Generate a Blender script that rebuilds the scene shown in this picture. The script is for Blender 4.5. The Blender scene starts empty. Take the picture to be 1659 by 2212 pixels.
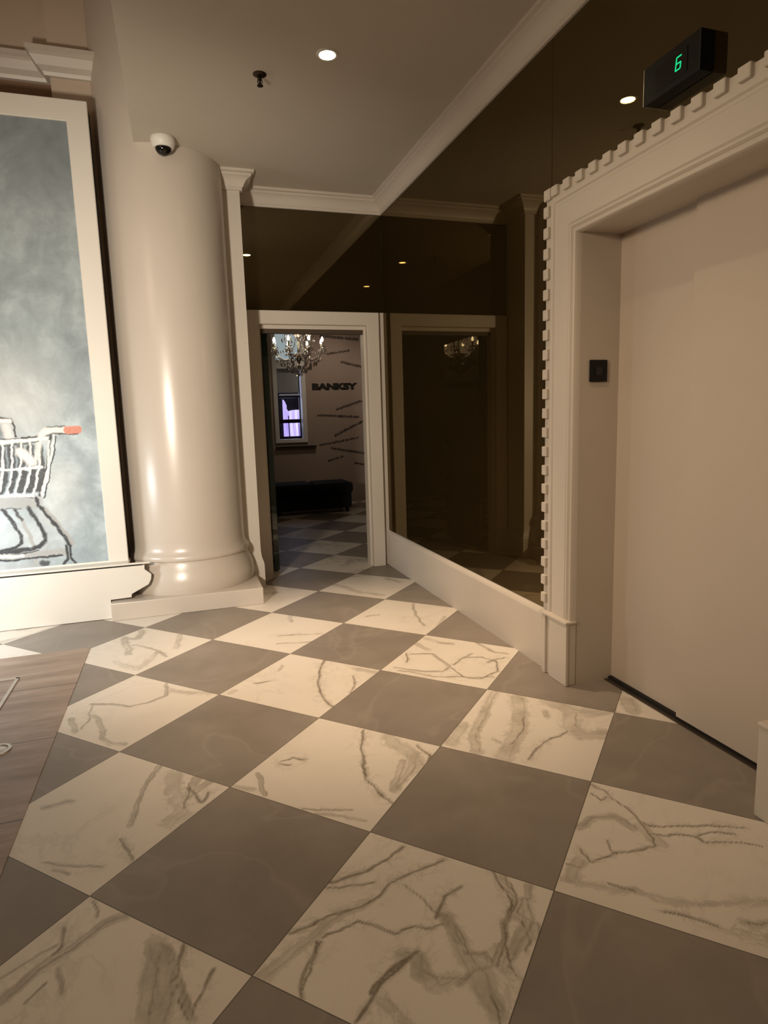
import bpy, bmesh, math, random
import numpy as np
from mathutils import Vector, Matrix
random.seed(7); np.random.seed(7)
SC = bpy.context.scene
COL = SC.collection
PI = math.pi
H = 3.2          # lobby ceiling height
XW = 2.14        # right (lift) wall
YB = 3.61        # back wall

# ---------------------------------------------------------------- helpers
def lin(c):
    c /= 255.0
    return c / 12.92 if c <= 0.04045 else ((c + 0.055) / 1.055) ** 2.4
def rgb(r, g, b): return (lin(r), lin(g), lin(b), 1.0)

class NT:
    """small node-tree helper"""
    def __init__(s, name):
        s.m = bpy.data.materials.new(name); s.m.use_nodes = True
        s.t = s.m.node_tree; s.t.nodes.clear()
        s.out = s.n('ShaderNodeOutputMaterial')
    def n(s, typ, **kw):
        nd = s.t.nodes.new(typ)
        for k, v in kw.items():
            if k.startswith('i_'):
                key = k[2:]
                key = int(key) if key.isdigit() else key.replace('_', ' ')
                s.set(nd.inputs[key], v)
            else: setattr(nd, k, v)
        return nd
    def set(s, sock, v):
        if isinstance(v, bpy.types.NodeSocket): s.t.links.new(v, sock)
        elif isinstance(v, bpy.types.Node): s.t.links.new(v.outputs[0], sock)
        else: sock.default_value = v
    def math(s, op, a, b=0.0, c=None, clamp=False):
        nd = s.n('ShaderNodeMath', operation=op, use_clamp=clamp)
        s.set(nd.inputs[0], a); s.set(nd.inputs[1], b)
        if c is not None: s.set(nd.inputs[2], c)
        return nd.outputs[0]
    def mix(s, f, a, b, mode='MIX'):
        nd = s.n('ShaderNodeMix', data_type='RGBA', blend_type=mode)
        s.set(nd.inputs[0], f); s.set(nd.inputs[6], a); s.set(nd.inputs[7], b)
        return nd.outputs[2]
    def ramp(s, f, stops):
        nd = s.n('ShaderNodeValToRGB'); s.set(nd.inputs[0], f)
        e = nd.color_ramp.elements
        while len(e) < len(stops): e.new(0.5)
        for i, (p, c) in enumerate(stops):
            e[i].position = p; e[i].color = c if len(c) == 4 else (*c, 1)
        return nd.outputs[0]
    def coord(s): return s.n('ShaderNodeNewGeometry').outputs['Position']
    def noise(s, vec, scale, detail=3.0, rough=0.5, dist=0.0, out=0):
        nd = s.n('ShaderNodeTexNoise', i_Scale=scale, i_Detail=detail, i_Roughness=rough, i_Distortion=dist)
        s.set(nd.inputs['Vector'], vec); return nd.outputs[out]
    def mapping(s, vec, scale=(1, 1, 1), loc=(0, 0, 0), rot=(0, 0, 0)):
        nd = s.n('ShaderNodeMapping'); s.set(nd.inputs[0], vec)
        nd.inputs['Scale'].default_value = scale; nd.inputs['Location'].default_value = loc
        nd.inputs['Rotation'].default_value = rot
        return nd.outputs[0]
    def bsdf(s, color, rough=0.5, metal=0.0, bump=None, bstr=0.1, bdist=0.002, **kw):
        b = s.n('ShaderNodeBsdfPrincipled')
        s.set(b.inputs['Base Color'], color); s.set(b.inputs['Roughness'], rough)
        s.set(b.inputs['Metallic'], metal)
        for k, v in kw.items(): s.set(b.inputs[k.replace('_', ' ')], v)
        if bump is not None:
            bp = s.n('ShaderNodeBump', i_Strength=bstr, i_Distance=bdist)
            s.set(bp.inputs['Height'], bump); s.t.links.new(bp.outputs[0], b.inputs['Normal'])
        s.t.links.new(b.outputs[0], s.out.inputs[0])
        return s.m

def paint(name, c, rough=0.45, var=0.06, bstr=0.08, spec=0.4):
    t = NT(name); p = t.coord()
    n1 = t.noise(p, 2.2, 4.0, 0.6)
    n2 = t.noise(p, 180.0, 2.0, 0.6)
    dark = tuple(v * (1 - var * 2.2) for v in c[:3]) + (1,)
    return t.bsdf(t.mix(n1, dark, c), rough, bump=n2, bstr=bstr, Specular_IOR_Level=spec)
def plain(name, c, rough=0.5, metal=0.0, var=0.15, scale=40.0, **kw):
    t = NT(name); n1 = t.noise(t.coord(), scale, 3.0)
    dark = tuple(v * (1 - var) for v in c[:3]) + (1,)
    return t.bsdf(t.mix(n1, dark, c), rough, metal, **kw)
def emit(name, c, strength):
    t = NT(name); n1 = t.noise(t.coord(), 30.0)
    col = t.mix(n1, tuple(v * 0.92 for v in c[:3]) + (1,), c)
    e = t.n('ShaderNodeEmission', i_Strength=strength); t.set(e.inputs[0], col)
    t.t.links.new(e.outputs[0], t.out.inputs[0]); return t.m

def obj_from(name, bm, mat, parent=None, smooth=False, sharp=40):
    me = bpy.data.meshes.new(name)
    bmesh.ops.recalc_face_normals(bm, faces=bm.faces[:])
    bm.to_mesh(me); bm.free()
    me.materials.append(mat)
    if smooth:
        me.shade_smooth()
        me.set_sharp_from_angle(angle=math.radians(sharp))
    o = bpy.data.objects.new(name, me); COL.objects.link(o)
    if parent is not None:
        o.parent = parent
        p = parent
        off = Vector((0, 0, 0))
        while p is not None:
            off += p.location; p = p.parent
        o.location = -off
    return o
def tag(o, label=None, cat=None, group=None, kind=None):
    if label: o['label'] = label
    if cat: o['category'] = cat
    if group: o['group'] = group
    if kind: o['kind'] = kind
    return o
def thing(name, loc, label, cat, group=None, kind=None):
    o = bpy.data.objects.new(name, None); COL.objects.link(o)
    o.location = loc; o.empty_display_size = 0.1
    return tag(o, label, cat, group, kind)
def struct(name, bm, mat, parent=None, **kw):
    o = obj_from(name, bm, mat, parent, **kw)
    if parent is None: o['kind'] = 'structure'
    return o

def new(): return bmesh.new()
def box(bm, a, b, bev=0.0, seg=2):
    lo = [min(a[i], b[i]) for i in range(3)]; hi = [max(a[i], b[i]) for i in range(3)]
    vs = [bm.verts.new((x, y, z)) for x in (lo[0], hi[0]) for y in (lo[1], hi[1]) for z in (lo[2], hi[2])]
    f = [(0, 1, 3, 2), (4, 6, 7, 5), (0, 4, 5, 1), (2, 3, 7, 6), (0, 2, 6, 4), (1, 5, 7, 3)]
    fs = [bm.faces.new([vs[i] for i in q]) for q in f]
    if bev > 0:
        es = list({e for q in fs for e in q.edges})
        bmesh.ops.bevel(bm, geom=es, offset=bev, segments=seg, affect='EDGES', profile=0.5)
    return bm
def prism(bm, pts, axis, a, b):
    """pts 2D outline extruded along axis from a to b"""
    def mk(p, t):
        if axis == 0: return (t, p[0], p[1])
        if axis == 1: return (p[0], t, p[1])
        return (p[0], p[1], t)
    A = [bm.verts.new(mk(p, a)) for p in pts]; B = [bm.verts.new(mk(p, b)) for p in pts]
    n = len(pts)
    bm.faces.new(A); bm.faces.new(B[::-1])
    for i in range(n): bm.faces.new((A[i], A[(i + 1) % n], B[(i + 1) % n], B[i]))
    return bm
def lathe(bm, prof, c, seg=64, axis='z', a0=0.0, a1=2 * PI):
    """prof: (r, z) list, revolved about a vertical line through c"""
    full = abs(a1 - a0 - 2 * PI) < 1e-6
    n = seg if full else seg + 1
    rings = []
    for r, z in prof:
        if r < 1e-6: rings.append([bm.verts.new((c[0], c[1], c[2] + z))] * n); continue
        rings.append([bm.verts.new((c[0] + r * math.cos(a0 + (a1 - a0) * i / seg), c[1] + r * math.sin(a0 + (a1 - a0) * i / seg), c[2] + z)) for i in range(n)])
    for k in range(len(rings) - 1):
        A, B = rings[k], rings[k + 1]
        for i in range(n if full else n - 1):
            j = (i + 1) % n
            q = []
            for v in (A[i], A[j], B[j], B[i]):
                if v not in q: q.append(v)
            if len(q) > 2: bm.faces.new(q)
    return bm
def sweep(bm, path, prof, closed=False):
    """sweep (o,z) profile along horizontal polyline; o is to the LEFT of travel; mitred"""
    P = [Vector(p) for p in path]; n = len(P); rings = []
    for i in range(n):
        d0 = (P[i] - P[i - 1]).normalized() if i > 0 else None
        d1 = (P[i + 1] - P[i]).normalized() if i < n - 1 else None
        if d0 is None: d0 = d1
        if d1 is None: d1 = d0
        n0 = Vector((-d0.y, d0.x)); n1 = Vector((-d1.y, d1.x))
        m = (n0 + n1); m = m / (m.dot(n0)) if m.length > 1e-6 else n0
        rings.append([bm.verts.new((P[i].x + m.x * o, P[i].y + m.y * o, z)) for o, z in prof])
    k = len(prof)
    for i in range(n - 1):
        for j in range(k):
            a, b = j, (j + 1) % k
            bm.faces.new((rings[i][a], rings[i][b], rings[i + 1][b], rings[i + 1][a]))
    bm.faces.new(rings[0]); bm.faces.new(rings[-1][::-1])
    return bm
def tube(bm, pts, r, seg=8, r2=None):
    P = [Vector(p) for p in pts]; rings = []
    for i, p in enumerate(P):
        d = (P[min(i + 1, len(P) - 1)] - P[max(i - 1, 0)]).normalized()
        u = d.orthogonal().normalized() if i == 0 else (u - d * u.dot(d)).normalized()
        w = d.cross(u)
        rr = r if r2 is None else r + (r2 - r) * i / (len(P) - 1)
        rings.append([bm.verts.new(p + (u * math.cos(2 * PI * k / seg) + w * math.sin(2 * PI * k / seg)) * rr) for k in range(seg)])
    for i in range(len(P) - 1):
        for k in range(seg):
            bm.faces.new((rings[i][k], rings[i][(k + 1) % seg], rings[i + 1][(k + 1) % seg], rings[i + 1][k]))
    bm.faces.new(rings[0][::-1]); bm.faces.new(rings[-1])
    return bm
def ball(bm, c, r, sx=1, sy=1, sz=1, seg=12):
    bmesh.ops.create_uvsphere(bm, u_segments=seg, v_segments=max(6, seg // 2), radius=1.0,
        matrix=Matrix.Translation(c) @ Matrix.Diagonal((r * sx, r * sy, r * sz, 1)))
    return bm
def grid_obj(name, u0, u1, nu, v0, v1, nv, place, mat, attrs, parent=None):
    """dense flat grid with float point attributes; attrs: {name: array(nv,nu)}"""
    us = np.linspace(u0, u1, nu); vs = np.linspace(v0, v1, nv)
    U, V = np.meshgrid(us, vs)
    co = place(U.ravel(), V.ravel())
    me = bpy.data.meshes.new(name)
    idx = np.arange(nu * nv).reshape(nv, nu)
    q = np.stack([idx[:-1, :-1], idx[:-1, 1:], idx[1:, 1:], idx[1:, :-1]], -1).reshape(-1, 4)
    me.vertices.add(nu * nv); me.vertices.foreach_set('co', co.astype(np.float32).ravel())
    me.loops.add(q.size); me.loops.foreach_set('vertex_index', q.ravel().astype(np.int32))
    me.polygons.add(len(q)); me.polygons.foreach_set('loop_start', (np.arange(len(q)) * 4).astype(np.int32))
    me.update(calc_edges=True)
    for k, a in attrs.items():
        at = me.attributes.new(k, 'FLOAT', 'POINT'); at.data.foreach_set('value', a.astype(np.float32).ravel())
    me.materials.append(mat)
    o = bpy.data.objects.new(name, me); COL.objects.link(o)
    if parent is not None:
        o.parent = parent; o.location = -parent.location
    return o
def seg_mask(U, V, pts, w, acc, strength=1.0, soft=0.6, wob=None):
    """paint a polyline of half width w into acc (max blend)"""
    P = np.array(pts, float)
    lo = P.min(0) - 3 * w - 0.02; hi = P.max(0) + 3 * w + 0.02
    sel = (U > lo[0]) & (U < hi[0]) & (V > lo[1]) & (V < hi[1])
    if not sel.any(): return
    x = U[sel]; y = V[sel]
    if wob is not None: x = x + wob[0][sel]; y = y + wob[1][sel]
    d = np.full(x.shape, 1e9)
    for a, b in zip(P[:-1], P[1:]):
        ab = b - a; L = ab @ ab + 1e-12
        t = np.clip(((x - a[0]) * ab[0] + (y - a[1]) * ab[1]) / L, 0, 1)
        d = np.minimum(d, np.hypot(x - a[0] - t * ab[0], y - a[1] - t * ab[1]))
    k = np.clip((1 + soft - d / w) / (2 * soft), 0, 1); k = k * k * (3 - 2 * k) * strength
    acc[sel] = np.maximum(acc[sel], k)
def vnoise(U, V, scale, seed):
    """cheap smooth value noise on arrays"""
    r = np.random.RandomState(seed); T = r.rand(256, 256)
    x = U * scale + 1000; y = V * scale + 1000
    xi = np.floor(x).astype(int); yi = np.floor(y).astype(int); fx = x - xi; fy = y - yi
    fx = fx * fx * (3 - 2 * fx); fy = fy * fy * (3 - 2 * fy)
    g = lambda a, b: T[b % 256, a % 256]
    return (g(xi, yi) * (1 - fx) + g(xi + 1, yi) * fx) * (1 - fy) + (g(xi, yi + 1) * (1 - fx) + g(xi + 1, yi + 1) * fx) * fy - 0.5
# ---------------------------------------------------------------- materials
CREAM = (0.60, 0.53, 0.45, 1)
M = {}
M['wall'] = paint('cream_wall_paint', CREAM, 0.55)
M['ceil'] = paint('ceiling_paint', (0.55, 0.495, 0.41, 1), 0.7, 0.05)
M['trim'] = paint('gloss_trim_paint', (0.64, 0.575, 0.495, 1), 0.38, 0.05)
M['column'] = paint('gloss_column_paint', (0.60, 0.53, 0.455, 1), 0.27, 0.04, 0.04, 0.5)
M['liftdoor'] = paint('satin_lift_door_paint', (0.56, 0.48, 0.395, 1), 0.5, 0.04, 0.05)
M['whiteframe'] = paint('white_frame_paint', (0.76, 0.72, 0.65, 1), 0.45, 0.04)
M['tan'] = paint('tan_upper_wall_paint', (0.60, 0.48, 0.375, 1), 0.6)
M['shadehead'] = paint('shade_toned_door_head', (0.07, 0.048, 0.026, 1), 0.6)  # dark brown carries the shade under the doorway head
M['brown'] = paint('brown_wall_paint', (0.22, 0.13, 0.075, 1), 0.6)
M['backwall'] = paint('taupe_room_paint', (0.42, 0.33, 0.28, 1), 0.65)
M['black'] = plain('black_satin', (0.007, 0.0065, 0.006, 1), 0.4, Specular_IOR_Level=0.25)
M['blackgloss'] = plain('black_gloss', (0.006, 0.006, 0.005, 1), 0.12)
M['gap'] = plain('dark_gap', (0.006, 0.005, 0.004, 1), 0.8)
M['chrome'] = plain('brushed_chrome', (0.62, 0.58, 0.52, 1), 0.25, 1.0)
M['brass'] = plain('worn_floor_metal', (0.55, 0.48, 0.42, 1), 0.4, 0.8)
M['darkmetal'] = plain('dark_bronze_metal', (0.06, 0.045, 0.03, 1), 0.4, 1.0)
M['sill'] = plain('lift_sill_metal', (0.12, 0.10, 0.08, 1), 0.45, 0.8)
M['greendoor'] = plain('dark_green_gloss_door', (0.022, 0.043, 0.036, 1), 0.02, scale=3.0, Specular_IOR_Level=0.7)
M['cam'] = paint('camera_white_plastic', (0.78, 0.74, 0.68, 1), 0.4, 0.03)
M['lamp'] = emit('warm_lamp_lens', (1.0, 0.86, 0.50, 1), 60.0)
M['bulb'] = emit('candle_bulb_glow', (1.0, 0.85, 0.55, 1), 30.0)
M['green'] = emit('green_led_glow', (0.02, 0.9, 0.32, 1), 0.9)
M['fabric'] = plain('black_bench_fabric', (0.006, 0.006, 0.007, 1), 0.85)
M['ink'] = plain('black_wall_ink', (0.008, 0.006, 0.005, 1), 0.7)
M['fadedink'] = plain('faded_brown_ink', (0.028, 0.017, 0.010, 1), 0.8, scale=90)

# bronze tinted mirror
t = NT('bronze_mirror_glass')
nz = t.noise(t.coord(), 1.3, 2.0)
g = t.n('ShaderNodeBsdfGlossy', i_Roughness=0.012)
t.set(g.inputs[0], t.mix(nz, (0.140, 0.112, 0.068, 1), (0.170, 0.138, 0.086, 1)))
d = t.n('ShaderNodeBsdfDiffuse', i_Color=(0.014, 0.009, 0.003, 1))
ad = t.n('ShaderNodeAddShader'); t.t.links.new(g.outputs[0], ad.inputs[0]); t.t.links.new(d.outputs[0], ad.inputs[1])
t.t.links.new(ad.outputs[0], t.out.inputs[0]); M['mirror'] = t.m

# glass crystal / window glass
def glass(name, tint, rough=0.02, fac=0.25):
    t = NT(name); nz = t.noise(t.coord(), 4.0)
    g = t.n('ShaderNodeBsdfGlossy', i_Roughness=rough)
    tr = t.n('ShaderNodeBsdfTransparent'); t.set(tr.inputs[0], t.mix(nz, tuple(v * .96 for v in tint[:3]) + (1,), tint))
    mx = t.n('ShaderNodeMixShader'); mx.inputs[0].default_value = fac
    t.t.links.new(tr.outputs[0], mx.inputs[1]); t.t.links.new(g.outputs[0], mx.inputs[2])
    t.t.links.new(mx.outputs[0], t.out.inputs[0]); return t.m
M['crystal'] = glass('cut_crystal', (0.9, 0.87, 0.83, 1), 0.06, 0.55)
M['pane'] = glass('window_pane_glass', (0.96, 0.97, 1.0, 1), 0.02, 0.06)

# checkerboard floor
TH = math.radians(45.715588369480315); TS = 0.6
t = NT('checker_marble_floor'); P = t.coord()
def dot(v):
    nd = t.n('ShaderNodeVectorMath', operation='DOT_PRODUCT'); t.set(nd.inputs[0], P); nd.inputs[1].default_value = v
    return nd.outputs['Value']
ii = dot((math.sin(TH) / TS, math.cos(TH) / TS, 0)); jj = dot((math.cos(TH) / TS, -math.sin(TH) / TS, 0))
fi = t.math('FLOOR', ii); fj = t.math('FLOOR', jj)
par = t.math('FLOORED_MODULO', t.math('ADD', fi, fj), 2.0)             # 0 grey, 1 white
ri = t.math('SUBTRACT', ii, fi); rj = t.math('SUBTRACT', jj, fj)
ei = t.math('MINIMUM', ri, t.math('SUBTRACT', 1.0, ri)); ej = t.math('MINIMUM', rj, t.math('SUBTRACT', 1.0, rj))
edge = t.math('MULTIPLY', t.math('MINIMUM', ei, ej), TS)
grout = t.math('LESS_THAN', edge, 0.0016)
cmb = t.n('ShaderNodeCombineXYZ'); t.set(cmb.inputs[0], fi); t.set(cmb.inputs[1], fj)
wn = t.n('ShaderNodeTexWhiteNoise', noise_dimensions='3D'); t.set(wn.inputs['Vector'], cmb)
sh = t.n('ShaderNodeVectorMath', operation='SCALE'); t.set(sh.inputs[0], wn.outputs['Color']); sh.inputs['Scale'].default_value = 23.0
pv = t.n('ShaderNodeVectorMath', operation='ADD'); t.set(pv.inputs[0], P); t.set(pv.inputs[1], sh.outputs[0]); pv = pv.outputs[0]
# vein texture for every marble tile
vn = t.noise(pv, 2.1, 6.0, 0.62, 0.9)
ridge = t.math('ABSOLUTE', t.math('SUBTRACT', vn, 0.5))
thin = t.math('SMOOTH_MIN', 1.0, t.math('MULTIPLY', ridge, 38.0), 0.1)
thin = t.math('SUBTRACT', 1.0, thin, clamp=True)
patch = t.ramp(t.noise(pv, 1.7, 3.0), [(0.45, (0, 0, 0, 1)), (0.62, (1, 1, 1, 1))])
gen = t.math('MULTIPLY', thin, patch)
tr = t.n('ShaderNodeAttribute', attribute_name='traced').outputs['Fac']
ve = t.n('ShaderNodeAttribute', attribute_name='vein').outputs['Fac']
ba = t.n('ShaderNodeAttribute', attribute_name='band').outputs['Fac']
gen = t.math('MULTIPLY', gen, t.math('SUBTRACT', 1.0, t.math('MULTIPLY', tr, 0.78)))
n1 = t.noise(P, 19.0, 7.0, 0.68); n2 = t.noise(P, 60.0, 5.0, 0.75); n3 = t.noise(P, 9.0, 3.0, 0.5)
ve = t.math('MULTIPLY', ve, t.math('MULTIPLY_ADD', n1, 1.7, 0.05), clamp=True)
bs = t.math('ADD', ba, t.math('MULTIPLY', t.math('SUBTRACT', n1, 0.5), 1.0))
bs = t.ramp(bs, [(0.34, (0, 0, 0, 1)), (0.44, (.50, .50, .50, 1)), (0.62, (.62, .62, .62, 1)), (0.9, (.80, .80, .80, 1))])
bs = t.math('MULTIPLY', bs, t.math('MULTIPLY_ADD', n2, 0.7, 0.40))
bs = t.math('MULTIPLY', bs, t.ramp(n3, [(0.33, (0.35, 0.35, 0.35, 1)), (0.58, (1, 1, 1, 1))]))
bs = t.math('MULTIPLY', bs, t.math('MINIMUM', t.math('MULTIPLY', ba, 3.0), 1.0))
nv = t.math('ABSOLUTE', t.math('SUBTRACT', t.noise(P, 7.0, 6.0, 0.65, 0.6), 0.5))           # fine feathering inside the banded areas
fe = t.math('MULTIPLY', t.math('SUBTRACT', 1.0, t.math('MULTIPLY', nv, 24.0), clamp=True), t.math('MINIMUM', t.math('MULTIPLY', ba, 2.4), 1.0))
bs = t.math('MAXIMUM', bs, t.math('MULTIPLY', fe, 0.42))
allv = t.math('MAXIMUM', t.math('MAXIMUM', ve, bs), t.math('MULTIPLY', gen, 0.8))
cl = t.noise(pv, 5.0, 4.0, 0.6)
white = t.mix(cl, (0.66, 0.60, 0.52, 1), (0.75, 0.69, 0.605, 1))
white = t.mix(t.math('MULTIPLY', allv, 0.92, clamp=True), white, (0.235, 0.195, 0.135, 1))
white = t.mix(t.math('MULTIPLY', ve, 0.38, clamp=True), white, (0.12, 0.092, 0.058, 1))
gc = t.ramp(t.noise(pv, 3.0, 5.0, 0.6, 0.5), [(0.3, (0.215, 0.183, 0.152, 1)), (0.7, (0.280, 0.240, 0.200, 1))])
gl = t.noise(pv, 1.3, 3.0, 0.5, 0.8)
gln = t.math('SUBTRACT', 1.0, t.math('MULTIPLY', t.math('ABSOLUTE', t.math('SUBTRACT', gl, 0.5)), 70.0), clamp=True)
gc = t.mix(t.math('MULTIPLY', gln, 0.13), gc, (0.5, 0.44, 0.36, 1))
col = t.mix(par, gc, white)
col = t.mix(t.math('MULTIPLY', grout, 0.8), col, (0.06, 0.045, 0.03, 1))
M['floor'] = t.bsdf(col, t.math('ADD', t.math('MULTIPLY', par, -0.04), 0.42), bump=t.math('SUBTRACT', 1.0, grout), bstr=0.15, bdist=0.001, Specular_IOR_Level=0.35)

# wood floor boards run along X
t = NT('brown_wood_floor'); P = t.coord()
sx = t.n('ShaderNodeSeparateXYZ'); t.set(sx.inputs[0], P)
bd = t.math('FLOOR', t.math('DIVIDE', t.math('SUBTRACT', sx.outputs[1], 1.085), 0.6125))
wv = t.n('ShaderNodeTexWhiteNoise', noise_dimensions='1D'); t.set(wv.inputs['W'], bd)
mp = t.mapping(P, (1.3, 9.0, 1.0)); off = t.n('ShaderNodeVectorMath', operation='ADD'); t.set(off.inputs[0], mp); t.set(off.inputs[1], wv.outputs['Color'])
g1 = t.noise(off.outputs[0], 1.0, 5.0, 0.65, 0.7); g2 = t.noise(off.outputs[0], 9.0, 4.0, 0.6)
wc = t.ramp(g1, [(0.28, (0.20, 0.132, 0.088, 1)), (0.5, (0.33, 0.23, 0.165, 1)), (0.74, (0.50, 0.385, 0.31, 1))])
wc = t.mix(t.math('MULTIPLY', g2, 0.35), wc, (0.16, 0.105, 0.07, 1))
fr = t.math('FRACT', t.math('DIVIDE', t.math('SUBTRACT', sx.outputs[1], 1.085), 0.6125))
seam = t.math('LESS_THAN', t.math('MINIMUM', fr, t.math('SUBTRACT', 1.0, fr)), 0.006)
wc = t.mix(t.math('MULTIPLY', seam, 0.75), wc, (0.03, 0.02, 0.012, 1))
M['wood'] = t.bsdf(wc, 0.42, bump=g2, bstr=0.05)

# painted canvas
t = NT('cloudy_grey_canvas'); P = t.coord()
sx = t.n('ShaderNodeSeparateXYZ'); t.set(sx.inputs[0], P)
c1 = t.noise(t.mapping(P, (1.0, 1.0, 0.8)), 3.2, 5.0, 0.6, 0.6); c2 = t.noise(P, 11.0, 5.0, 0.65, 0.4)
cc = t.math('ADD', t.math('MULTIPLY', c1, 0.7), t.math('MULTIPLY', c2, 0.3))
cv = t.ramp(cc, [(0.30, (0.19, 0.235, 0.262, 1)), (0.5, (0.33, 0.40, 0.437, 1)), (0.68, (0.54, 0.635, 0.675, 1))])
zg = t.n('ShaderNodeMapRange', i_1=1.7, i_2=3.2, i_3=0.0, i_4=0.55); t.set(zg.inputs[0], t.math('ADD', sx.outputs[2], t.math('MULTIPLY', c1, 0.5)))
cv = t.mix(zg.outputs[0], cv, (0.13, 0.14, 0.14, 1))  # upper canvas darkened: fading light put into the colour
def att(n): return t.n('ShaderNodeAttribute', attribute_name=n).outputs['Fac']
rag = t.ramp(t.noise(P, 60.0, 3.0, 0.7), [(0.22, (0.6, 0.6, 0.6, 1)), (0.45, (1, 1, 1, 1))])
cv = t.mix(att('haze'), cv, (0.80, 0.80, 0.76, 1))
cv = t.mix(t.math('MULTIPLY', att('grey'), rag), cv, (0.36, 0.36, 0.35, 1))
cv = t.mix(t.math('MULTIPLY', att('dark'), rag), cv, (0.035, 0.038, 0.042, 1))
cv = t.mix(t.math('MULTIPLY', att('light'), rag), cv, (0.82, 0.80, 0.76, 1))
cv = t.mix(att('red'), cv, t.mix(t.noise(P, 70.0, 3.0), (0.55, 0.17, 0.11, 1), (0.70, 0.32, 0.24, 1)))
M['canvas'] = t.bsdf(cv, 0.6, bump=c2, bstr=0.1)

# window parts
M['winframe'] = paint('pale_window_paint', (0.78, 0.78, 0.79, 1), 0.45)
M['blind'] = plain('grey_blind_fabric', (0.30, 0.32, 0.33, 1), 0.8)
t = NT('lit_tent_fabric'); P = t.coord()
sx = t.n('ShaderNodeSeparateXYZ'); t.set(sx.inputs[0], P)
w = t.noise(t.mapping(P, (9.0, 1.0, 0.6)), 1.5, 3.0)
e = t.n('ShaderNodeEmission', i_Strength=1.5); t.set(e.inputs[0], t.ramp(w, [(0.35, (0.36, 0.27, 0.85, 1)), (0.55, (0.62, 0.52, 0.95, 1)), (0.7, (0.92, 0.88, 1.0, 1))]))
t.t.links.new(e.outputs[0], t.out.inputs[0]); M['tent'] = t.m
M['night'] = plain('night_facade_render', (0.02, 0.018, 0.02, 1), 0.9)
M['pale'] = emit('pale_lit_blind', (0.52, 0.62, 0.64, 1), 0.55)

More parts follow.
